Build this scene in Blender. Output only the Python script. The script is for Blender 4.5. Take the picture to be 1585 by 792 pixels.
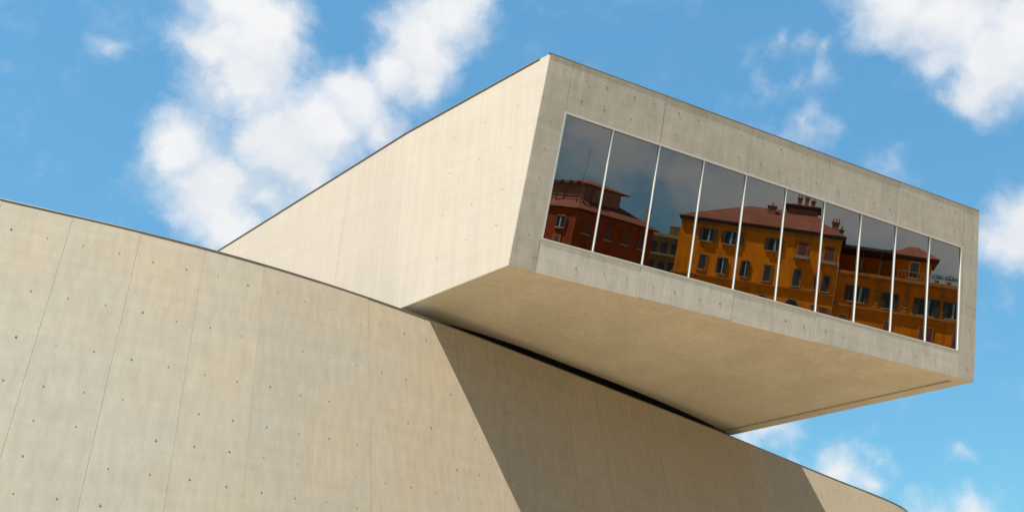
import bpy, math, random
from mathutils import Vector as V, Matrix
random.seed(7)
scene = bpy.context.scene
for o in list(bpy.data.objects): bpy.data.objects.remove(o)
COL = scene.collection

# ------------------------------------------------------------------ camera
EYE = V((0, 0, 1.6))
RIGHT = V((0.99839, -0.02443, 0.05111)); DOWN = V((0.05665, 0.43061, -0.90076)); FWD = V((0.0, 0.90221, 0.4313))
FPX, CX, CY = 1450.0, 792.5, 396.0
cam = bpy.data.cameras.new('camera'); camo = bpy.data.objects.new('camera', cam); COL.objects.link(camo)
cam.sensor_width = 36; cam.lens = 36 * FPX / 1585; cam.clip_start = .1; cam.clip_end = 6000
m = Matrix.Identity(4)
for i in range(3): m[i][0], m[i][1], m[i][2], m[i][3] = RIGHT[i], -DOWN[i], -FWD[i], EYE[i]
camo.matrix_world = m
scene.camera = camo
def ray(px, py): return (RIGHT * ((px - CX) / FPX) + DOWN * ((py - CY) / FPX) + FWD).normalized()

# ------------------------------------------------------------------ exposure, sun
scene.view_settings.view_transform = 'Standard'; scene.view_settings.look = 'None'
scene.view_settings.exposure = EXPO = 1.6; scene.view_settings.gamma = 1
SUN_AZ, SUN_EL = math.radians(-142), math.radians(62.2)
SDIR = V((math.sin(SUN_AZ) * math.cos(SUN_EL), math.cos(SUN_AZ) * math.cos(SUN_EL), math.sin(SUN_EL)))
sun = bpy.data.lights.new('sun', 'SUN'); sun.energy = 5.0; sun.angle = math.radians(.5); sun.color = (1, .955, .88)
suno = bpy.data.objects.new('sun', sun); COL.objects.link(suno)
suno.rotation_euler = SDIR.to_track_quat('Z', 'Y').to_euler(); suno.location = (0, 0, 60)

# ------------------------------------------------------------------ node helpers
class NT:
    def __init__(s, tree): s.t = tree; s.n = tree.nodes; s.l = tree.links
    def put(s, node, key, val):
        sock = node.inputs[key]
        if hasattr(val, 'is_output'): s.l.new(val, sock)
        else: sock.default_value = val
    def math(s, op, a, b=0.0, c=None, clamp=False):
        n = s.n.new('ShaderNodeMath'); n.operation = op; n.use_clamp = clamp
        s.put(n, 0, a); s.put(n, 1, b)
        if c is not None: s.put(n, 2, c)
        return n.outputs[0]
    def vec(s, op, a, b=(0, 0, 0)):
        n = s.n.new('ShaderNodeVectorMath'); n.operation = op; s.put(n, 0, a)
        if op == 'SCALE': s.put(n, 'Scale', b)
        else: s.put(n, 1, b)
        return n.outputs['Value'] if op in ('DISTANCE', 'DOT_PRODUCT', 'LENGTH') else n.outputs[0]
    def noise(s, vec, scale, detail=4, rough=.55, col=False, dist=0.0):
        n = s.n.new('ShaderNodeTexNoise'); s.put(n, 'Vector', vec); n.inputs['Scale'].default_value = scale
        n.inputs['Detail'].default_value = detail; n.inputs['Roughness'].default_value = rough; n.inputs['Distortion'].default_value = dist
        return n.outputs['Color' if col else 'Fac']
    def rng(s, v, a, b, c=0.0, d=1.0, smooth=False):
        n = s.n.new('ShaderNodeMapRange'); n.interpolation_type = 'SMOOTHSTEP' if smooth else 'LINEAR'
        s.put(n, 0, v); s.put(n, 1, a); s.put(n, 2, b); s.put(n, 3, c); s.put(n, 4, d); return n.outputs[0]
    def mix(s, f, a, b, mode='MIX'):
        n = s.n.new('ShaderNodeMix'); n.data_type = 'RGBA'; n.blend_type = mode
        s.put(n, 0, f); s.put(n, 6, a); s.put(n, 7, b); return n.outputs[2]
    def mul(s, v, xyz): return s.vec('MULTIPLY', v, xyz)
def rgb(r, g, b): return (r, g, b, 1)

# ------------------------------------------------------------------ sky with clouds
world = bpy.data.worlds.new('World'); scene.world = world; world.use_nodes = True
w = NT(world.node_tree); w.n.clear()
out = w.n.new('ShaderNodeOutputWorld'); bg = w.n.new('ShaderNodeBackground'); bg.inputs[1].default_value = .07
sky = w.n.new('ShaderNodeTexSky'); sky.sky_type = 'NISHITA'; sky.sun_disc = False
sky.sun_elevation = SUN_EL; sky.sun_rotation = SUN_AZ % (2 * math.pi); sky.air_density = 1.0; sky.dust_density = .3; sky.ozone_density = 1.0
tc = w.n.new('ShaderNodeTexCoord'); dirv = tc.outputs['Generated']
skyc = w.mix(1.0, sky.outputs[0], rgb(.57, 1.0, .995), 'MULTIPLY')
bw = w.n.new('ShaderNodeRGBToBW'); w.l.new(skyc, bw.inputs[0])                      # softer fall from horizon to zenith
skyc = w.vec('SCALE', skyc, w.math('POWER', w.math('DIVIDE', bw.outputs[0], 1.75), -.5))
wn1 = w.vec('SUBTRACT', w.noise(dirv, 9, 3, .6, True), (.5, .5, .5)); wn2 = w.vec('SUBTRACT', w.noise(dirv, 34, 4, .62, True), (.5, .5, .5))
dw_ = w.vec('ADD', dirv, w.vec('ADD', w.vec('SCALE', wn1, .075), w.vec('SCALE', wn2, .028)))
# each cloud mass: a direction (found from the photograph), an angular radius and a weight
CLOUDS = [(372, -10, 95, 1), (395, 55, 85, 1), (325, 60, 60, .95), (375, 125, 85, 1), (340, 150, 50, .8), (290, 230, 70, .95), (262, 235, 45, .8),
    (335, 300, 80, 1), (355, 360, 55, .95), (300, 330, 40, .7), (425, 235, 80, 1), (490, 205, 80, 1), (545, 150, 72, .95), (585, 190, 45, .8), (600, 100, 62, .95),
    (645, 55, 85, 1), (695, 25, 75, 1), (660, 115, 55, .8), (730, -20, 60, .9), (480, 280, 60, .75), (410, 320, 60, .75),
    (1390, -12, 88, 1), (1472, 36, 86, 1), (1545, 92, 78, 1), (1515, 142, 54, .85), (1330, 0, 50, .6), (1590, 40, 80, 1), (1610, 110, 60, .9), (1440, 100, 40, .7),
    (1205, 70, 34, .5), (1240, 80, 36, .52), (1275, 84, 32, .48), (1180, 138, 32, .46), (1222, 133, 36, .5), (1268, 122, 36, .52), (1222, 198, 36, .52), (1258, 205, 38, .54), (1294, 212, 30, .48), (1372, 250, 50, .48), (1345, 68, 36, .45),
    (1590, 335, 56, .9), (1558, 375, 46, .8), (1612, 375, 62, .95),
    (1300, 732, 42, .8), (1345, 742, 36, .7), (1258, 724, 30, .62), (1205, 662, 46, .62), (1165, 685, 42, .65), (1355, 688, 26, .5), (1480, 708, 24, .5),
    (1490, 792, 40, .55), (1420, 800, 40, .6), (1562, 460, 24, .45), (188, 85, 34, .46), (165, 60, 22, .4)]
acc = None
for x, y, r, a in CLOUDS:
    d = w.vec('DISTANCE', dw_, tuple(ray(x, y)))
    f = w.rng(d, 0.0, 1.45 * r / FPX, a, 0.0)
    acc = f if acc is None else w.math('SMOOTH_MAX', acc, f, .22)
# the rest of the sky carries the same broken cumulus
vd = w.vec('DOT_PRODUCT', dirv, tuple(FWD)); rest = w.rng(vd, math.cos(math.radians(33)), math.cos(math.radians(40)), 0, 1, True)
gen = w.rng(w.noise(w.vec('ADD', w.mul(dw_, (1, 1, 1.7)), (3.3, 1.2, .4)), 2.6, 4, .5), .40, .66, 0, .9)
acc = w.math('MAXIMUM', acc, w.math('MULTIPLY', gen, rest))
fb = w.noise(dw_, 14, 9, .62)
dens = w.math('ADD', acc, w.math('MULTIPLY', w.math('SUBTRACT', fb, .5), .75))
alpha = w.rng(dens, .17, .80, 0, .98, True)
shade = w.rng(w.noise(w.vec('ADD', dw_, (.02, .03, .05)), 13, 3, .55), .35, .66, 0, 1, True)
thick = w.rng(dens, .5, 1.0, 0, 1)
CW = 4.4
ccol = w.mix(w.math('MULTIPLY', shade, .42), rgb(CW, CW * 1.0, CW * 1.01), rgb(CW * .70, CW * .76, CW * .83))
w.l.new(w.mix(alpha, skyc, ccol), bg.inputs[0]); w.l.new(bg.outputs[0], out.inputs[0])

# ------------------------------------------------------------------ materials
MATS = {}
def newmat(name):
    mt = bpy.data.materials.new(name); mt.use_nodes = True; t = NT(mt.node_tree)
    b = t.n['Principled BSDF']; MATS[name] = mt; return t, b
def pos(t): return t.n.new('ShaderNodeNewGeometry').outputs['Position']
def concrete(name, base, alt, alt2, streak=.5, blotch=.5, fine=.25, rough=.85, bump=.12, along=False, drip=.22):
    t, b = newmat(name); p = pos(t)
    oi = t.n.new('ShaderNodeObjectInfo').outputs['Random']
    f_ = t.noise(p, .32, 4, .6)
    if along:                                   # greyer tone towards the left end and the foot of the wall
        sx = t.n.new('ShaderNodeSeparateXYZ'); t.l.new(p, sx.inputs[0]); f_ = t.math('ADD', t.math('ADD', t.math('MULTIPLY', f_, .45), .28), t.math('ADD', t.rng(sx.outputs[0], -11, 3, .15, -.16), t.rng(sx.outputs[2], 4, 11, .07, -.07)))
    c = t.mix(t.rng(f_, .38, .64), rgb(*base), rgb(*alt))
    c = t.mix(t.math('MULTIPLY', t.rng(t.noise(t.vec('ADD', p, (31, 7, 3)), .75, 5, .62), .45, .7), blotch), c, rgb(*alt2))
    sv = t.mul(p, (1, 1, .035))
    s1 = t.rng(t.noise(sv, 5.5, 6, .68), .3, .72, 1 - .16 * streak, 1 + .13 * streak)
    s2 = t.rng(t.noise(t.mul(p, (.3, .3, 4)), 1.1, 4, .6), .3, .7, 1 - .07 * streak, 1 + .06 * streak)
    s3 = t.rng(t.noise(p, 22, 3, .7), .3, .7, 1 - .12 * fine, 1 + .12 * fine)
    s4 = t.rng(oi, 0, 1, .975, 1.025)
    g = t.math('MULTIPLY', t.math('MULTIPLY', s1, s2), t.math('MULTIPLY', s3, s4))
    sc = t.n.new('ShaderNodeCombineColor')
    for i in range(3): t.l.new(g, sc.inputs[i])
    c = t.mix(1.0, c, sc.outputs[0], 'MULTIPLY')
    # small pits and darker water marks
    pit = t.rng(t.noise(p, 9, 4, .75), .70, .78, 0, .4)
    c = t.mix(pit, c, rgb(base[0] * .55, base[1] * .53, base[2] * .5))
    dr = t.math('MULTIPLY', t.rng(t.noise(t.mul(t.vec('ADD', p, (5, 9, 2)), (1, 1, .06)), 3.1, 5, .7), .56, .74), t.rng(t.noise(p, .6, 3, .5), .42, .62, 0, drip))
    c = t.mix(dr, c, rgb(base[0] * .45, base[1] * .44, base[2] * .42))
    t.l.new(c, b.inputs['Base Color']); b.inputs['Roughness'].default_value = rough; b.inputs['Specular IOR Level'].default_value = .25
    bp = t.n.new('ShaderNodeBump'); bp.inputs['Strength'].default_value = bump; bp.inputs['Distance'].default_value = .02
    t.l.new(t.math('ADD', t.noise(p, 14, 3, .65), t.math('MULTIPLY', t.noise(t.mul(p, (1, 1, .1)), 3.2, 2, .6), 1.5)), bp.inputs['Height'])
    t.l.new(bp.outputs[0], b.inputs['Normal'])
def plain(name, c, rough=.6, metal=0.0, var=0.0, scale=3.0, spec=.5):
    t, b = newmat(name)
    if var:
        p = pos(t); f = t.rng(t.noise(p, scale, 5, .6), .3, .7)
        t.l.new(t.mix(f, rgb(*[x * (1 - var) for x in c]), rgb(*[x * (1 + var) for x in c])), b.inputs['Base Color'])
    else: b.inputs['Base Color'].default_value = rgb(*c)
    b.inputs['Roughness'].default_value = rough; b.inputs['Metallic'].default_value = metal; b.inputs['Specular IOR Level'].default_value = spec
concrete('wall_concrete', (.246, .205, .143), (.213, .208, .176), (.232, .198, .145), streak=.6, blotch=.3, fine=.15, along=True)
concrete('side_concrete', (.288, .256, .214), (.28, .252, .213), (.266, .236, .192), streak=.42, blotch=.35, fine=.2)
concrete('front_concrete', (.362, .345, .304), (.338, .328, .296), (.275, .265, .236), streak=.75, blotch=.6, fine=.4, drip=.5)
concrete('front_bounce_concrete', (.42, .41, .375), (.40, .395, .37), (.33, .32, .29), streak=.8, blotch=.5, fine=.4, drip=.5)  # front concrete lightened for the bottom band: ground bounce put into its colour
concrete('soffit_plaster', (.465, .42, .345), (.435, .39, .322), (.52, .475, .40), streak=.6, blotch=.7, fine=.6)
plain('tie_dark', (.06, .052, .042), .9, var=.3); plain('coping_metal', (.16, .155, .15), .5, .6)
plain('frame_metal', (.43, .445, .44), .35, .15); plain('shade_black', (.02, .019, .017), .9)  # the near-black paints shade onto the block added behind the gap
plain('roof_membrane', (.16, .155, .15), .9, var=.15)
plain('paving', (.25, .197, .118), .9, var=.14, scale=.4)
t, b = newmat('mirror_glass')
b.inputs['Base Color'].default_value = rgb(.175, .174, .166); b.inputs['Metallic'].default_value = 1; b.inputs['Roughness'].default_value = .0
bp = t.n.new('ShaderNodeBump'); bp.inputs['Strength'].default_value = .08; bp.inputs['Distance'].default_value = .01
t.l.new(t.noise(pos(t), .55, 2, .4), bp.inputs['Height']); t.l.new(bp.outputs[0], b.inputs['Normal'])
def stucco(name, c, c2):
    t, b = newmat(name); p = pos(t)
    f = t.rng(t.noise(p, .5, 5, .65), .35, .68); c_ = t.mix(f, rgb(*c), rgb(*c2))
    f2 = t.rng(t.noise(t.mul(p, (1, 1, .12)), 1.6, 5, .65), .5, .75, 0, .8)
    c_ = t.mix(f2, c_, rgb(c2[0] * .6, c2[1] * .6, c2[2] * .6)); t.l.new(c_, b.inputs['Base Color']); b.inputs['Roughness'].default_value = .9; b.inputs['Specular IOR Level'].default_value = .1
stucco('orange_stucco', (.80, .245, .008), (.66, .18, .007)); stucco('ochre_stucco', (.74, .215, .009), (.58, .15, .007))
stucco('red_stucco', (.31, .062, .018), (.22, .042, .013)); stucco('pale_stucco', (.25, .18, .09), (.17, .12, .06)); stucco('cornice_stucco', (.46, .20, .05), (.36, .15, .04))
t, b = newmat('roof_tiles'); p = pos(t)
c_ = t.mix(t.rng(t.noise(p, 2.2, 6, .7), .32, .68), rgb(.20, .052, .022), rgb(.11, .03, .015))
c_ = t.mix(t.rng(t.noise(p, .5, 4, .6), .45, .7, 0, .7), c_, rgb(.26, .07, .028)); t.l.new(c_, b.inputs['Base Color']); b.inputs['Roughness'].default_value = .9
bp = t.n.new('ShaderNodeBump'); bp.inputs['Strength'].default_value = .8; bp.inputs['Distance'].default_value = .08
t.l.new(t.noise(p, 5, 5, .7), bp.inputs['Height']); t.l.new(bp.outputs[0], b.inputs['Normal'])
plain('shutter_paint', (.045, .035, .03), .6); plain('red_shutter', (.16, .045, .03), .7); plain('house_glass', (.022, .026, .032), .2, spec=.5)
plain('sill_stone', (.36, .26, .15), .8, var=.15); plain('eave_timber', (.06, .04, .03), .8); plain('surround', (.34, .17, .06), .85, var=.1)
plain('curtain', (.36, .38, .39), .8); plain('iron', (.05, .05, .05), .6, .4); plain('brick', (.30, .13, .08), .9, var=.25, scale=4)
plain('leaves', (.05, .08, .03), .8, var=.3, scale=5); plain('dish_white', (.7, .7, .68), .5)

# ------------------------------------------------------------------ mesh helpers
def mesh(name, verts, faces, mat, parent=None, smooth=False):
    me = bpy.data.meshes.new(name); me.from_pydata([tuple(v) for v in verts], [], faces); me.update()
    me.materials.append(MATS[mat])
    if smooth:
        for pl in me.polygons: pl.use_smooth = True
    o = bpy.data.objects.new(name, me); COL.objects.link(o); o.parent = parent; return o
def empty(name, loc=(0, 0, 0)):
    o = bpy.data.objects.new(name, None); COL.objects.link(o); o.empty_display_size = .5; return o
def tag(o, label, cat, group=None):
    o['label'] = label; o['category'] = cat
    if group: o['group'] = group
    return o
class MB:
    def __init__(s): s.v = []; s.f = []
    def hexa(s, a, b):
        """prism between two equal-length loops"""
        n = len(a); k = len(s.v); s.v += [V(x) for x in a] + [V(x) for x in b]
        s.f += [tuple(k + n - 1 - i for i in range(n)), tuple(k + n + i for i in range(n))]
        s.f += [(k + i, k + (i + 1) % n, k + n + (i + 1) % n, k + n + i) for i in range(n)]; return s
    def box(s, o, x, y, z):
        o, x, y, z = V(o), V(x), V(y), V(z)
        return s.hexa([o, o + x, o + x + y, o + y], [o + z, o + x + z, o + x + y + z, o + y + z])
    def tube(s, a, b, r, r2=None, n=8):
        a, b = V(a), V(b); d = (b - a).normalized(); u = d.orthogonal().normalized(); q = d.cross(u); r2 = r if r2 is None else r2
        cs = [(math.cos(2 * math.pi * i / n), math.sin(2 * math.pi * i / n)) for i in range(n)]
        return s.hexa([a + u * c * r + q * e * r for c, e in cs], [b + u * c * r2 + q * e * r2 for c, e in cs])
    def quad(s, *p): k = len(s.v); s.v += [V(x) for x in p]; s.f.append(tuple(range(k, k + len(p)))); return s
    def build(s, name, mat, parent=None, fix=True):
        o = mesh(name, s.v, s.f, mat, parent)
        if fix:
            import bmesh
            bm = bmesh.new(); bm.from_mesh(o.data); bmesh.ops.recalc_face_normals(bm, faces=bm.faces); bm.to_mesh(o.data); bm.free()
        return o

# ------------------------------------------------------------------ ground
g = MB().quad((-1500, -1500, 0), (1500, -1500, 0), (1500, 1500, 0), (-1500, 1500, 0)).build('ground', 'paving', fix=False); g['kind'] = 'structure'

# ------------------------------------------------------------------ curved concrete wall
ZT, BAT = 11.82, .24
CXP = [-6.810223625205469e-10, 1.0739984811716393e-07, -6.658333182449749e-06, 0.0002022830822642565, -0.0029363171039824133, 0.011330118645381996, 0.8917627274325685, -12.468837663352893]
CYP = [7.162228573028882e-10, -1.1303625505449824e-07, 6.957356352127186e-06, -0.0002057785433335507, 0.0027184975249767733, -0.0028333529543256067, 0.40893515135476805, 20.209922917418968]
def pv(c, q):
    r = 0.0
    for a in c: r = r * q + a
    return r
def pd(c, q):
    r = 0.0; n = len(c) - 1
    for i, a in enumerate(c[:-1]): r = r * q + a * (n - i)
    return r
SMAX = 46.4
LINE = []                      # plan curve of the wall's top, sampled every 0.1 m: (s, point, tangent)
p0 = V((pv(CXP, 0), pv(CYP, 0), 0)); t0 = V((pd(CXP, 0), pd(CYP, 0), 0)).normalized()
for i in range(-140, 0): LINE.append((i * .1, p0 + t0 * (i * .1), t0))
for i in range(0, 465):
    q = i * .1; LINE.append((q, V((pv(CXP, q), pv(CYP, q), 0)), V((pd(CXP, q), pd(CYP, q), 0)).normalized()))
hd = math.atan2(LINE[-1][2].y, LINE[-1][2].x); pt = LINE[-1][1].copy()
for i in range(465, 620):
    hd += math.radians(.62 if hd < math.radians(100) else 0); pt = pt + V((math.cos(hd), math.sin(hd), 0)) * .1
    LINE.append((i * .1, pt.copy(), V((math.cos(hd), math.sin(hd), 0))))
def wpt(q, z, d=0.0):
    x = (q + 14.0) / .1; i = max(0, min(len(LINE) - 2, int(x))); f = x - i
    P = LINE[i][1].lerp(LINE[i + 1][1], f); T = LINE[i][2].lerp(LINE[i + 1][2], f).normalized(); n = V((T.y, -T.x, 0))
    P = P * ((ZT - 1.6) / 10.4) + n * (BAT * (ZT - z) + d); return V((P.x, P.y, z))
wall = tag(empty('curved_wall'), 'long curved sloping wall of pale beige board marked concrete below the box', 'wall')
PW, J0 = 1.617, 1.672
joints = [J0 + PW * i for i in range(-9, 36)]
NZ = 6
for a, bq in zip(joints[:-1], joints[1:]):
    gap, ch, th = .0016, .003, .28; cols = [(a + gap, -ch), (a + gap + ch, 0)] + [(a + (bq - a) * k / 5, 0) for k in range(1, 5)] + [(bq - gap - ch, 0), (bq - gap, -ch)]
    vs, fs = [], []; pr = random.uniform(-.004, .004)
    cols = [(c0, d0 + pr) for c0, d0 in cols]
    zs = [ZT * k / NZ for k in range(NZ + 1)]
    full = cols + [(bq - gap, -th), (a + gap, -th)]; nc = len(full)
    for z in zs:
        for c0, d0 in full: vs.append(wpt(c0, z, d0))
    for k in range(NZ):
        for c in range(nc): c2 = (c + 1) % nc; fs.append((k * nc + c, k * nc + c2, (k + 1) * nc + c2, (k + 1) * nc + c))
    fs.append(tuple(NZ * nc + c for c in range(nc)))
    mesh('concrete_panel', vs, fs, 'wall_concrete', wall)
# core behind the joints, roof deck behind the parapet, and unseen blockers added to darken the gap under the box
def ribbon(name, d0, d1, z0, z1, mat, parent, q0=joints[0], q1=joints[-1], n=90):
    vs, fs = [], []
    for i in range(n + 1):
        q = q0 + (q1 - q0) * i / n
        vs += [wpt(q, z0, d0), wpt(q, z1, d0), wpt(q, z1, d1), wpt(q, z0, d1)]
    for i in range(n):
        k = 4 * i
        for j in range(4): fs.append((k + j, k + (j + 1) % 4, k + 4 + (j + 1) % 4, k + 4 + j))
    fs += [(3, 2, 1, 0), (4 * n, 4 * n + 1, 4 * n + 2, 4 * n + 3)]
    o = mesh(name, vs, fs, mat, parent); return o
ribbon('wall_core', -.285, -.6, 0, ZT - .12, 'wall_concrete', wall)
ribbon('roof_deck', -.6, -4.5, 10.9, 11.1, 'roof_membrane', wall)
ribbon('rear_blocker', -4.5, -4.9, 0, 12.25, 'wall_concrete', wall)  # unseen, added to stop light leaking in from behind
ribbon('gap_blocker', -.65, -4.45, 11.0, 12.03, 'shade_black', wall, q0=7.0, q1=32)  # unseen block added to keep light off the underside near the wall
ribbon('coping', .022, -.62, ZT + .004, ZT + .022, 'coping_metal', wall, n=180)
holes = [MB(), MB()]
ROWS = [11.04, 9.54, 8.3, 7.28, 6.48, 5.68, 4.88, 4.08, 3.28, 2.48, 1.68]
for a in joints[:-1]:
    for f in (.405, 1.215):
        for z in ROWS:
            if random.random() < .12: continue
            q = a + f + random.uniform(-.02, .02); zz = z + random.uniform(-.025, .025) + (.004 * max(0, a))
            c = wpt(q, zz); u = (wpt(q + .05, zz) - c).normalized(); v_ = (wpt(q, zz + .05) - c).normalized(); n_ = u.cross(v_); n_.normalize()
            if n_.y > 0: n_ = -n_
            r = random.choice((.013, .017, .021, .025)); mb = holes[random.random() < .7]
            ring = [(math.cos(k * math.pi / 4), math.sin(k * math.pi / 4)) for k in range(8)]
            mb.hexa([c - n_ * .01 + u * x * r + v_ * y * r for x, y in ring], [c + n_ * .007 + u * x * r * .9 + v_ * y * r * .9 for x, y in ring])
plain('tie_grey', (.12, .105, .083), .9, var=.3)
for mb, mt in zip(holes, ('tie_dark', 'tie_grey')):
    o = mb.build('tie_holes', mt, wall); o['kind'] = 'stuff'

# ------------------------------------------------------------------ cantilevered gallery box
A, B = V((0.80852, 22.73749, 19.26224)), V((18.00454, 31.59714, 19.75717))
C, D = V((17.11077, 32.41869, 13.09331)), V((-0.08525, 23.55904, 12.59838))
N = V((0.45526, -0.8742, -0.16884)); DW = V((-0.73443, 0.67582, -0.06229))
E1, E2 = (C - D).normalized(), (A - D).normalized(); FW_, FH = (C - D).length, (A - D).length
NS = V((-.677, -.736, 0)).normalized()
def face(a, b, d=0.0): return D + E1 * a + E2 * b + N * d
box = tag(empty('gallery_wing'), 'cantilevered concrete gallery box with a long window band jutting over the wall', 'building')
WL, WR, WB, WT = .84, 18.46, .955, 5.09
def fpanel(a0, a1, b0, b1, d=0.0, th=.3, g_=.004, mat='front_concrete'):
    c = .006
    def ring(m_, dd): return [face(a0 + g_ + m_, b0 + m_ * (b0 > 0.01), dd), face(a1 - g_ - m_, b0 + m_ * (b0 > .01), dd), face(a1 - g_ - m_, b1 - m_, dd), face(a0 + g_ + m_, b1 - m_, dd)]
    r0, r1, r2 = ring(0, d - th), ring(0, d - c), ring(c, d)
    vs = r0 + r1 + r2; fs = [(3, 2, 1, 0), (8, 9, 10, 11)]
    for k in (0, 4): fs += [(k + i, k + (i + 1) % 4, k + 4 + (i + 1) % 4, k + 4 + i) for i in range(4)]
    mesh('concrete_panel', vs, fs, mat, box)
xs = [WL, 4.33, 7.93, 11.46, 14.95, WR]
for i in range(5):
    fpanel(xs[i], xs[i + 1], WT + .005, FH, random.uniform(-.003, .003)); fpanel(xs[i], xs[i + 1], 0, WB - .005, random.uniform(-.003, .003), mat='front_bounce_concrete')
fpanel(.002, WL, 0, FH, .002); fpanel(WR, FW_ - .002, 0, 2.44, .002); fpanel(WR, FW_ - .002, 2.45, FH, -.001)
# window: metal frame, ten panes, nine mullions
fb_ = MB(); fw, pr, bk = .068, .006, -.16
for (a0, a1, b0, b1) in ((WL, WR, WT - fw, WT), (WL, WR, WB, WB + .06), (WL, WL + fw, WB + .06, WT - fw), (WR - fw, WR, WB + .06, WT - fw)):
    fb_.hexa([face(a0, b0, bk), face(a1, b0, bk), face(a1, b1, bk), face(a0, b1, bk)], [face(a0, b0, pr), face(a1, b0, pr), face(a1, b1, pr), face(a0, b1, pr)])
win = fb_.build('window', 'frame_metal', box); win['label'] = 'long pale framed window band of ten dark reflecting panes'
PWD = (WR - WL) / 10
for i in range(10):
    a0 = WL + PWD * i + (.017 if i else fw); a1 = WL + PWD * (i + 1) - (.017 if i < 9 else fw); b0, b1 = WB + .06, WT - fw
    j = [random.uniform(-.0022, .0022) for _ in range(2)]
    j2 = -(j[0])
    q = [face(a0, b0, -.045 + j[0]), face(a1, b0, -.045 + j2), face(a1, b1, -.045 + j2 + j[1]), face(a0, b1, -.045 + j[0] + j[1])]
    MB().hexa([x - N * .03 for x in q], q).build('pane', 'mirror_glass', win)
    if i:
        a = WL + PWD * i
        MB().hexa([face(a - .017, b0, -.12), face(a + .017, b0, -.12), face(a + .017, b1, -.12), face(a - .017, b1, -.12)],
                  [face(a - .014, b0, .004), face(a + .014, b0, .004), face(a + .014, b1, .004), face(a - .014, b1, .004)]).build('mullion', 'frame_metal', win)
# left side: panels leaning with the front edge, a slight bend in plan, then straight on behind the wall
D2 = V((math.cos(math.radians(134.373)), math.sin(math.radians(134.373)), -.062))
BT, BB = A + DW * 6.27, D + DW * 4.75
tops = [A, A + DW * 3.2, BT] + [BT + D2 * (3.3 * k) for k in range(1, 10)]
bots = [D, D + DW * 2.3, BB] + [BB + D2 * (3.3 * k) for k in range(1, 10)]
for k in range(len(tops) - 1):
    dirn = (tops[k + 1] - tops[k]).normalized(); nin = V((dirn.y, -dirn.x, 0)).normalized()
    if nin.dot(NS) < 0: nin = -nin
    e = dirn * .0008; f0 = e if k else dirn * .3
    o4 = [bots[k] + (e if k else V((0, 0, 0))), bots[k + 1] - e, tops[k + 1] - e, tops[k] + (e if k else V((0, 0, 0)))]
    i4 = [bots[k] + f0 - nin * .3, bots[k + 1] - e - nin * .3, tops[k + 1] - e - nin * .3, tops[k] + f0 - nin * .3]
    if k == 0: o4 = [x - N * 0 + dirn * .003 for x in o4[:1]] + o4[1:3] + [o4[3] + dirn * .003]; i4[0] = bots[0] + dirn * .42 - nin * .3; i4[3] = tops[0] + dirn * .42 - nin * .3
    MB().hexa(i4, o4).build('concrete_panel', 'side_concrete', box)
LEN = 30.0
# right side and rear, roof and underside
R_top = [B + DW * .45, B + DW * 15, B + DW * LEN]; R_bot = [C + DW * .45, C + DW * 15, C + DW * LEN]
for k in range(2):
    nn = -NS * .3; g_ = DW * .005
    MB().hexa([R_bot[k] + g_ + NS * .3, R_bot[k + 1] - g_ + NS * .3, R_top[k + 1] - g_ + NS * .3, R_top[k] + g_ + NS * .3], [R_bot[k] + g_, R_bot[k + 1] - g_, R_top[k + 1] - g_, R_top[k] + g_]).build('concrete_panel', 'side_concrete', box)
up = V((0, 0, 1))
te = tops[-1]; be = bots[-1]
MB().hexa([be + up * .3, C + DW * LEN + up * .3, B + DW * LEN, te], [x + DW * .3 for x in (be + up * .3, C + DW * LEN + up * .3, B + DW * LEN, te)]).build('concrete_panel', 'side_concrete', box)
rf = [A + DW * .35 + E1 * .35, B + DW * .35 - E1 * .35, B + DW * LEN - E1 * .35, te + E1 * .35, BT + E1 * .35]
MB().hexa([x - up * .45 for x in rf], [x - up * .2 for x in rf]).build('roof', 'roof_membrane', box)
def under(a, r, z=0.0): return D + E1 * a + DW * r + up * z
def soffit(pts, name='soffit'):
    lo = [under(a, r, -.018) for a, r in pts]; hi = [x + up * .26 for x in lo]; return MB().hexa(lo, hi).build(name, 'soffit_plaster', box)
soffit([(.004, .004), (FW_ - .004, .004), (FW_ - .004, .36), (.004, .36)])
# the left edge follows the bend in plan
bb_a = 0.004
def wall_line(d, a0, a1, n=24):
    """(a, r) of the wall-top curve moved d outwards, between a0 and a1 across the underside"""
    pts = []
    for i in range(-60, 560):
        P = wpt(i * .1, ZT, d) - D; det = E1.x * DW.y - E1.y * DW.x
        pts.append(((P.x * DW.y - P.y * DW.x) / det, (E1.x * P.y - E1.y * P.x) / det))
    res = []
    for k in range(n + 1):
        a = a0 + (a1 - a0) * k / n
        for (x0, y0), (x1, y1) in zip(pts[:-1], pts[1:]):
            if x0 <= a <= x1: res.append((a, y0 + (y1 - y0) * (a - x0) / (x1 - x0))); break
    return res
SLOT = -.60
edge = []                                     # the slot tapers towards both sides of the box
for (a_, r0_), (_, r1_) in zip(wall_line(SLOT, .004, 18.46), wall_line(-1.35, .004, 18.46)):
    k_ = max(.85 * max(0.0, 1 - a_ / 6) ** 2, .55 * max(0.0, 1 - (18.46 - a_) / 9) ** 2); edge.append((a_, r0_ + (r1_ - r0_) * k_))
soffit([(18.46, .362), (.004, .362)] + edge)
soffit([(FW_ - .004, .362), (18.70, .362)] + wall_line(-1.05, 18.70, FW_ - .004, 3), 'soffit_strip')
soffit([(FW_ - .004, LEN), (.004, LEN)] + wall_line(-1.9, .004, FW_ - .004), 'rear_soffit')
MB().hexa([under(18.3, .3, .16), under(18.9, .3, .16), under(18.9, LEN, .16), under(18.3, LEN, .16)], [under(18.3, .3, .22), under(18.9, .3, .22), under(18.9, LEN, .22), under(18.3, LEN, .22)]).build('shadow_groove', 'front_concrete', box)
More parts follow.
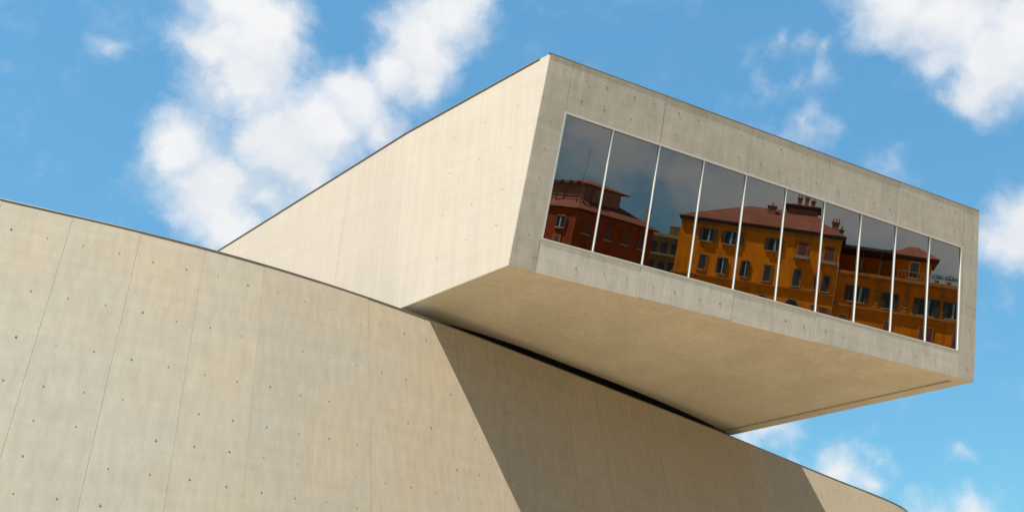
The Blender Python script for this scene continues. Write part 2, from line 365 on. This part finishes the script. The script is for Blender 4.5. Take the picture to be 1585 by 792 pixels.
# thin metal coping along the top edges
def cope(pa, pb, outv, oh=.03):
    inn = -outv * .4; lo = [pa + outv * oh, pb + outv * oh, pb + inn, pa + inn]
    lo = [x + up * .003 for x in lo]; MB().hexa(lo, [x + up * .026 for x in lo]).build('coping', 'coping_metal', box)
nh = V((N.x, N.y, 0)).normalized()
cope(A - E1 * .03, B + E1 * .012, nh, .012); 
for k in range(0, len(tops) - 1):
    cope(tops[k] + (DW * .405 if k == 0 else V((0, 0, 0))), tops[k + 1], NS)
# tie holes of the box
th = MB(); ring = [(math.cos(k * math.pi / 4), math.sin(k * math.pi / 4)) for k in range(8)]
def fdot(a, b, r): th.hexa([face(a + x * r, b + y * r, -.01) for x, y in ring], [face(a + x * r, b + y * r, .007) for x, y in ring])
for i in range(11):
    a = WL + .5 + i * 1.763
    for b_ in (6.35, 5.55):
        for q in (a, a + .8):
            if random.random() < .8 and q < FW_ - .3: fdot(q + random.uniform(-.05, .05), b_ + random.uniform(-.04, .04), random.choice((.018, .024, .028)))
    for q in (a, a + .8):
        if random.random() < .8 and q < FW_ - .3: fdot(q, .42 + random.uniform(-.04, .04), random.choice((.018, .024, .028)))
for b_ in (1.0, 1.9, 2.8, 3.7, 4.6): fdot(.42, b_, .018); fdot(18.95, b_, .02)
for r_ in (1.0, 2.4, 3.8, 5.2, 7.6, 9.2):
    for f in (.2, .4, .6, .8):
        c = (D + DW * r_ * .8).lerp(A + DW * r_, f + random.uniform(-.02, .02))
        if r_ > 5: continue
        r = .018; th.hexa([c - NS * .01 + DW * x * r + up * y * r for x, y in ring], [c + NS * .006 + DW * x * r + up * y * r for x, y in ring])
o = th.build('tie_holes', 'tie_grey', box); o['kind'] = 'stuff'

# ------------------------------------------------------------------ houses across the square (behind the camera, seen in the window)
KS = 1.25; EV = V((-20.479, 39.324, 9.195))
def S(x): return x * KS
def Z(z): return EV.z + (z - EV.z) * KS
class Frame:
    def __init__(s, O, t_, n_):
        O = EV + (V(O) - EV) * KS; s.O = V((O.x, O.y, 0)); s.t = V(t_).normalized(); s.n = V(n_).normalized()
    def p(s, x, z, d=0.0): P = s.O + s.t * (x * KS) + s.n * (d * KS); return V((P.x, P.y, Z(z)))
    def block(s, mb, x0, x1, z0, z1, d0, d1):
        return mb.hexa([s.p(x0, z0, d0), s.p(x1, z0, d0), s.p(x1, z0, d1), s.p(x0, z0, d1)], [s.p(x0, z1, d0), s.p(x1, z1, d0), s.p(x1, z1, d1), s.p(x0, z1, d1)])
    def part(s, name, mat, par, *b):
        mb = MB()
        for q in b: s.block(mb, *q)
        return mb.build(name, mat, par)
GND = EV.z - EV.z / KS        # z value that lands on the ground after scaling
def window(F, par, x0, x1, z0, z1, shut='shutter_paint', opened=True, sill=True, balcony=False, arch=False, sm='surround'):
    sw = .09
    if arch:
        n = 8; r = (x1 - x0) / 2; xc = (x0 + x1) / 2; zc = z1 - r
        loop = lambda rr, d, zb: [F.p(x0 - (rr - r), zb, d), F.p(x1 + (rr - r), zb, d)] + [F.p(xc + rr * math.cos(math.pi * k / n), zc + rr * math.sin(math.pi * k / n), d) for k in range(n + 1)]
        w_ = MB().hexa(loop(r + .1, 0.005, z0), loop(r + .1, .05, z0)).build('window', sm, par)
        MB().hexa(loop(r, .051, z0 + .02), loop(r, .07, z0 + .02)).build('pane', 'house_glass', w_); return
    w_ = F.part('window', sm, par, (x0 - sw, x1 + sw, z1, z1 + sw, .005, .07), (x0 - sw, x0, z0, z1, .005, .06), (x1, x1 + sw, z0, z1, .005, .06))
    F.part('pane', 'house_glass' if opened else shut, w_, (x0, x1, z0, z1, .004, .02))
    if opened:
        sx = (x1 - x0) * .46
        for q in (x0 - sx, x1): F.part('shutter', shut, w_, (q + .015, q + sx - .015, z0 + .02, z1 - .02, .062, .11))
        F.part('curtain', 'curtain', w_, (x0 + (x1 - x0) * .52, x0 + (x1 - x0) * .72, z0 + .03, z1 - .05, .021, .028))
    else:
        xm = (x0 + x1) / 2
        for q0, q1 in ((x0, xm - .012), (xm + .012, x1)): F.part('shutter', shut, w_, (q0, q1, z0, z1, .021, .06))
    if sill: F.part('sill', 'sill_stone', w_, (x0 - .12, x1 + .12, z0 - .1, z0, .005, .16))
    if balcony:
        F.part('balcony', 'sill_stone', w_, (x0 - .3, x1 + .3, z0 - .3, z0 - .12, .005, .42), (x0 - .18, x0 - .02, z0 - .52, z0 - .3, .005, .25), (x1 + .02, x1 + .18, z0 - .52, z0 - .3, .005, .25))
        mb = MB()
        for k in range(9): x = x0 - .27 + (x1 - x0 + .54) * k / 8; mb.tube(F.p(x, z0 - .12, .39), F.p(x, z0 + .22, .39), .012, n=4)
        mb.tube(F.p(x0 - .28, z0 + .22, .39), F.p(x1 + .28, z0 + .22, .39), .02, n=4); mb.build('railing', 'iron', w_)
def hip(F, par, x0, x1, d0, d1, ze, rx0, rx1, rd, zr, ov=.5, mat='roof_tiles'):
    """hip roof with ridge rx0..rx1 at depth rd; d0 front, d1 rear"""
    a = [F.p(x0 - ov, ze, d0 + ov), F.p(x1 + ov, ze, d0 + ov), F.p(x1 + ov, ze, d1 - ov), F.p(x0 - ov, ze, d1 - ov)]
    r0, r1 = F.p(rx0, zr, rd), F.p(rx1, zr, rd); up_ = V((0, 0, .07)); mb = MB(); vs = a + [x + up_ for x in a] + [r0, r1]
    mb.v = vs; mb.f = [(3, 2, 1, 0), (0, 1, 5, 4), (1, 2, 6, 5), (2, 3, 7, 6), (3, 0, 4, 7), (4, 5, 9, 8), (5, 6, 9), (6, 7, 8, 9), (7, 4, 8)]
    r_ = mb.build('roof', mat, par)
    # rows of ridge and valley tiles running down the front slope
    mb = MB(); n = int((x1 - x0 + 2 * ov) / .15)
    for k in range(1, n):
        x = x0 - ov + (x1 - x0 + 2 * ov) * k / n
        f = min(1, (x - x0 + ov) / max(.01, rx0 - x0 + ov), (x1 + ov - x) / max(.01, x1 + ov - rx1))
        lo = F.p(x, ze, d0 + ov) + up_; xt = x; hi_ = F.p(xt, ze + (zr - ze) * f, d0 + ov + (rd - d0 - ov) * f) + V((0, 0, .07 * (1 - f) + .01))
        if f > .08: mb.tube(lo, hi_, .045, .045, n=5)
    o = mb.build('tile_rows', mat, r_); o['kind'] = 'stuff'
    F.part('eave', 'eave_timber', par, (x0 - ov + .06, x1 + ov - .06, ze - .22, ze - .01, d0 + .02, d0 + ov - .06), (x0 - ov + .06, x0 - .02, ze - .16, ze - .01, d1, d0 + .02))
    return r_

# orange house ------------------------------------------------------
O1 = V((50.188, 2.244, 27.0)); t1 = V((.311, .950, 0)); n1 = V((-.950, .311, 0)); F1 = Frame(O1, t1, n1)
h1 = tag(empty('orange_house'), 'orange stucco house with red tiled hip roof, reflected in the middle panes', 'house')
F1.part('wall', 'orange_stucco', h1, (0, 13.2, GND, 26.9, 0, -10))
hip(F1, h1, 0, 13.2, 0, -10, 26.95, 4.6, 9.9, -5.0, 29.75, .27)
F1.part('string_course', 'cornice_stucco', h1, (-.12, 13.3, 22.02, 22.16, .002, .14)); F1.part('frieze', 'cornice_stucco', h1, (-.03, 13.22, 26.42, 26.80, .002, .05))
for a in ((1.98, 2.74), (3.86, 4.64)): window(F1, h1, a[0], a[1], 25.08, 26.12, balcony=False)
window(F1, h1, 7.15, 7.95, 24.98, 26.02); window(F1, h1, 9.55, 10.2, 24.92, 26.0, 'red_shutter', False, balcony=True); window(F1, h1, 12.0, 12.75, 24.85, 25.98, 'red_shutter', False, balcony=True)
window(F1, h1, 2.0, 2.58, 22.6, 23.86, opened=False); window(F1, h1, 3.72, 4.2, 22.48, 23.84); window(F1, h1, 5.35, 5.75, 22.48, 23.8)
window(F1, h1, 7.1, 7.66, 22.4, 23.72, opened=False); window(F1, h1, 9.5, 10.03, 22.35, 23.7, opened=False); window(F1, h1, 11.2, 11.6, 22.3, 23.65, opened=False); window(F1, h1, 12.15, 12.7, 22.3, 23.6, opened=False)
for a in ((3.0, 3.8), (6.85, 7.7), (9.25, 10.15)): window(F1, h1, a[0], a[1], 19.4, 21.2, arch=True)
for a in ((11.3, 11.8), (12.3, 12.9)): window(F1, h1, a[0], a[1], 19.8, 21.0, 'red_shutter', False)
for zz in (17.2, 14.6, 11.8):
    for k in range(6): window(F1, h1, 1.2 + 2.1 * k, 1.9 + 2.1 * k, zz, zz + 1.3, opened=(k % 2 == 0))
# things on the roof
F1.part('roof_hut', 'brick', h1, (7.9, 10.4, 28.6, 30.05, -4.2, -6.4)); hip(F1, h1, 7.9, 10.4, -4.2, -6.4, 30.05, 8.6, 9.7, -5.3, 30.5, .25)
def chimney(F, par, x, z0, z1, d, wx=.45, wd=.45, pots=2):
    c = F.part('chimney', 'brick', par, (x - wx / 2, x + wx / 2, z0, z1, d - wd / 2, d + wd / 2), (x - wx / 2 - .06, x + wx / 2 + .06, z1, z1 + .09, d - wd / 2 - .06, d + wd / 2 + .06))
    mb = MB()
    for k in range(pots): xx = x + (k - (pots - 1) / 2) * .22; mb.tube(F.p(xx, z1 + .09, d), F.p(xx, z1 + .42, d), .09, .075, n=6)
    mb.build('chimney_pot', 'brick', c)
chimney(F1, h1, 6.6, 28.2, 29.55, -3.6, .7, .6, 1); chimney(F1, h1, 8.75, 30.2, 30.9, -5.0, .35, .4, 2); chimney(F1, h1, 9.35, 30.2, 31.0, -5.0, .3, .4, 3); chimney(F1, h1, 9.9, 30.2, 30.75, -5.0, .3, .4, 1)
chimney(F1, h1, 12.45, 27.6, 28.75, -3.0, .55, .5, 3); chimney(F1, h1, 13.0, 27.2, 28.2, -3.2, .35, .4, 1)

# ochre wing with the roof terrace ----------------------------------
h2 = tag(empty('ochre_house'), 'ochre house with dark roof terrace and small tiled tower, reflected in the right panes', 'house')
F1.part('wall', 'ochre_stucco', h2, (13.22, 24.5, GND, 24.05, -.15, -10))
F1.part('cornice', 'cornice_stucco', h2, (13.3, 24.5, 24.05, 24.3, -10, .25), (13.3, 24.5, 23.9, 24.05, -.145, .1)); F1.part('string_course', 'cornice_stucco', h2, (13.3, 24.5, 21.45, 21.62, -.145, .02))
F1.part('setback_wall', 'ochre_stucco', h2, (13.25, 19.9, 24.32, 26.35, -3.4, -10)); F1.part('terrace_roof', 'eave_timber', h2, (13.25, 17.1, 26.36, 26.56, -.5, -10))
for x in (14.6, 16.0, 17.0): F1.part('post', 'eave_timber', h2, (x - .06, x + .06, 24.32, 26.35, -.75, -.63))
F1.part('tower', 'ochre_stucco', h2, (17.3, 20.0, 24.32, 26.6, -2.4, -6.0)); hip(F1, h2, 17.3, 20.0, -2.4, -6.0, 26.6, 18.3, 19.0, -4.2, 27.9, .5)
Ft = F1
window(F1, h2, 18.35, 18.95, 24.5, 25.7, arch=False, opened=False)
F2 = Frame(O1 - n1 * .15, t1, n1)
for x0, x1, z0, z1 in ((14.35, 15.15, 21.95, 23.2), (16.75, 17.5, 21.82, 23.05), (19.4, 20.35, 21.7, 23.0), (21.35, 22.05, 21.75, 23.0)): window(F2, h2, x0, x1, z0, z1, 'shutter_paint', True)
for x0, x1 in ((13.8, 14.4), (16.9, 17.6), (19.7, 20.5), (22.0, 22.7)): window(F2, h2, x0, x1, 19.4, 20.75, 'red_shutter', False)
for zz in (16.8, 14.2, 11.4):
    for k in range(5): window(F2, h2, 14.2 + 2.2 * k, 14.9 + 2.2 * k, zz, zz + 1.3, opened=(k % 2 == 1))
for x in (16.1, 18.4, 20.95): F2.part('pilaster', 'cornice_stucco', h2, *[(x - .18, x + .18, 21.7 + k * .28, 21.9 + k * .28, .002, .06) for k in range(8)])
mb = MB()
for k in range(24): x = 17.5 + k * .28; mb.tube(F1.p(x, 24.3, .1), F1.p(x, 24.95, .1), .015, n=4)
mb.tube(F1.p(17.4, 24.95, .1), F1.p(24.2, 24.95, .1), .03, n=4); mb.build('railing', 'sill_stone', h2)
def tuft(F, x, z, d, n, r, par):
    mb = MB()
    for k in range(n):
        c = F.p(x + random.gauss(0, r), z + abs(random.gauss(0, r * .6)), d + random.gauss(0, r * .4)); s_ = random.uniform(.05, .11)
        a = V((random.gauss(0, 1), random.gauss(0, 1), random.gauss(0, 1))).normalized(); b_ = a.orthogonal().normalized()
        mb.quad(c - a * s_, c + b_ * s_ * .6, c + a * s_, c - b_ * s_ * .6)
    o = mb.build('foliage', 'leaves', par, fix=False); o['kind'] = 'stuff'
for i, x in enumerate((20.3, 21.2, 22.0, 22.8)):
    p_ = tag(empty('terrace_plant'), ['leafy terrace plant nearest the tower, reflected in the right panes', 'second leafy plant from the tower along the terrace railing', 'third leafy plant from the tower along the terrace railing', 'leafy terrace plant farthest from the tower'][i], 'plant', 'plants along the terrace railing')
    mb = MB(); mb.tube(F1.p(x, 24.32, -.25), F1.p(x, 24.62, -.25), .16, .22, 10); mb.build('pot', 'brick', p_); tuft(F1, x, 24.75, -.2, 130, .28, p_)
dish = tag(empty('satellite_dish'), 'small white satellite dish on the dark terrace roof', 'dish')
c = F1.p(16.9, 26.95, -2.8); ax = (EV - c).normalized(); u_ = ax.orthogonal().normalized(); v_ = ax.cross(u_)
mb = MB(); mb.v = [c] + [c + (u_ * math.cos(k * .5236) + v_ * math.sin(k * .5236)) * .38 + ax * .1 for k in range(12)]; mb.f = [(0, 1 + k, 1 + (k + 1) % 12) for k in range(12)]
mb.build('reflector', 'dish_white', dish, fix=False); MB().tube(c - ax * .02, F1.p(16.9, 26.5, -2.9), .04, n=6).build('mast', 'iron', dish)

# red house on the left --------------------------------------------
K3 = V((38.291, -.318, 24.0)); F3 = Frame(K3, (.82, .573, 0), (-.573, .82, 0)); F4 = Frame(K3, (-.122, -.993, 0), (-.993, .122, 0))
h3 = tag(empty('red_house'), 'dark red stucco house with tiled roof and roof hut, reflected in the left panes', 'house')
def p3(a, z, b_): P = F3.O + F3.t * (a * KS) + F4.t * (b_ * KS); return V((P.x, P.y, Z(z)))
def loop3(a0, a1, b0, b1, z): return [p3(a0, z, b0), p3(a1, z, b0), p3(a1, z, b1), p3(a0, z, b1)]
MB().hexa(loop3(.3, 6.9, .3, 11, GND), loop3(.3, 6.9, .3, 11, 23.9)).build('wall', 'red_stucco', h3)
lo = loop3(0.05, 7.15, .05, 11.3, 23.95); top_ = [x + V((0, 0, .08)) for x in lo]; r0, r1 = p3(3.6, 26.2, 3.6), p3(3.6, 26.2, 8)
mb = MB(); mb.v = lo + top_ + [r0, r1]; mb.f = [(3, 2, 1, 0), (0, 1, 5, 4), (1, 2, 6, 5), (2, 3, 7, 6), (3, 0, 4, 7), (4, 5, 8), (5, 6, 9, 8), (6, 7, 9), (7, 4, 8, 9)]; mb.build('roof', 'roof_tiles', h3)
MB().hexa(loop3(1.9, 4.6, 1.6, 4.6, 24.6), loop3(1.9, 4.6, 1.6, 4.6, 26.2)).build('roof_hut', 'brick', h3)
lo = loop3(1.6, 5.1, 1.3, 5, 26.2); mb = MB(); mb.v = lo + [x + V((0, 0, .08)) for x in lo] + [p3(3.3, 26.95, 3.1)]; mb.f = [(3, 2, 1, 0), (0, 1, 5, 4), (1, 2, 6, 5), (2, 3, 7, 6), (3, 0, 4, 7), (4, 5, 8), (5, 6, 8), (6, 7, 8), (7, 4, 8)]; mb.build('hut_roof', 'roof_tiles', h3)
mb = MB()                                   # bare timber pergola on the roof
for a in (.6, 1.2, 1.8):
    for b_ in (1.2, 3.0, 5.0): mb.tube(p3(a + .3, 24.6, b_), p3(a + .3, 26.2, b_), .06, n=5)
    mb.tube(p3(a + .3, 26.2, .9), p3(a + .3, 26.2, 5.4), .06, n=5)
for b_ in (1.2, 1.9, 2.6, 3.4, 4.2, 5.0): mb.tube(p3(.6, 26.25, b_), p3(2.4, 26.25, b_), .05, n=5)
mb.build('pergola', 'eave_timber', h3)
F3b = Frame(K3 - V((-.573, .82, 0)) * .3 * 0, (.82, .573, 0), (-.573, .82, 0))
def offs(F, x): G = Frame.__new__(Frame); G.O = F.O + x; G.t, G.n = F.t, F.n; return G
G3 = offs(F3, F4.t * .3 * KS); G4 = offs(F4, F3.t * .3 * KS)
# keep the outward side of each face
if (G3.n).dot(F4.t) > 0: G3.n = -G3.n
if (G4.n).dot(F3.t) > 0: G4.n = -G4.n
for k in range(4): window(G3, h3, 1.0 + 1.5 * k, 1.55 + 1.5 * k, 22.2, 23.3, 'red_shutter', False, sm='red_stucco'); window(G3, h3, 1.0 + 1.5 * k, 1.55 + 1.5 * k, 19.7, 21.0, 'red_shutter', False, sm='red_stucco')
for k in range(4): window(G4, h3, 1.25 + 2.2 * k, 1.8 + 2.2 * k, 22.35, 23.25, 'shutter_paint', True, balcony=False); window(G4, h3, 1.35 + 2.2 * k, 1.85 + 2.2 * k, 20.4, 21.65, 'red_shutter', False)
MB().box(p3(6.4, 24.0, 1.0), V((.55, 0, 0)), V((0, .55, 0)), V((0, 0, 2.2))).build('chimney', 'brick', h3)
ant = tag(empty('roof_antenna'), 'thin metal aerial mast standing on the red house roof', 'antenna')
a0, a1 = p3(2.0, 26.2, 2.2), p3(2.2, 29.4, 2.2); MB().tube(a0, a1, .022, .012, 6).build('mast', 'iron', ant)
mb = MB()
for z in (.8, .88, .95): q = a0.lerp(a1, z); mb.tube(q - F3.t * .35, q + F3.t * .35, .012, n=4)
mb.build('crossbar', 'iron', ant)

# pale apartment house far behind, in the gap ------------------------
def rv(px, py):
    r = ray(px, py); return r - N * (2 * N.dot(r))
RG = 150.0
c0, c1 = EV + rv(985, 380) * RG, EV + rv(1075, 380) * RG; tt = V((c1.x - c0.x, c1.y - c0.y, 0)); wd = tt.length; tt.normalize(); nn = V((-tt.y, tt.x, 0))
if nn.dot(EV - c0) < 0: nn = -nn
h4 = tag(empty('pale_apartment_house'), 'pale yellow apartment house far off in the gap between the red and orange houses', 'house')
def p4(x, z, d): q = V((c0.x, c0.y, 0)) + tt * x + nn * d; return V((q.x, q.y, z))
def bl4(name, mat, par, x0, x1, z0, z1, d0, d1): return MB().hexa([p4(x0, z0, d0), p4(x1, z0, d0), p4(x1, z0, d1), p4(x0, z0, d1)], [p4(x0, z1, d0), p4(x1, z1, d0), p4(x1, z1, d1), p4(x0, z1, d1)]).build(name, mat, par)
ztop = EV.z + RG * math.tan(math.radians(10.9))
bl4('wall', 'pale_stucco', h4, 0, wd, 0, ztop, 0, -12); bl4('parapet', 'sill_stone', h4, -.2, wd + .2, ztop, ztop + .5, .3, -12.2); bl4('stair_tower', 'pale_stucco', h4, wd * .55, wd * .75, ztop + .5, ztop + 2.4, -2, -6)
for fl in range(7):
    z = ztop - 2.6 - fl * 3.0
    bl4('balcony', 'sill_stone', h4, wd * .05, wd * .95, z - .45, z - .25, .01, 1.1)
    for k in range(5):
        x = wd * (.1 + .18 * k); w_ = bl4('window', 'shutter_paint', h4, x, x + 1.0, z, z + 1.7, .005, .06); bl4('pane', 'house_glass', w_, x + .1, x + .9, z + .1, z + 1.6, .061, .08)
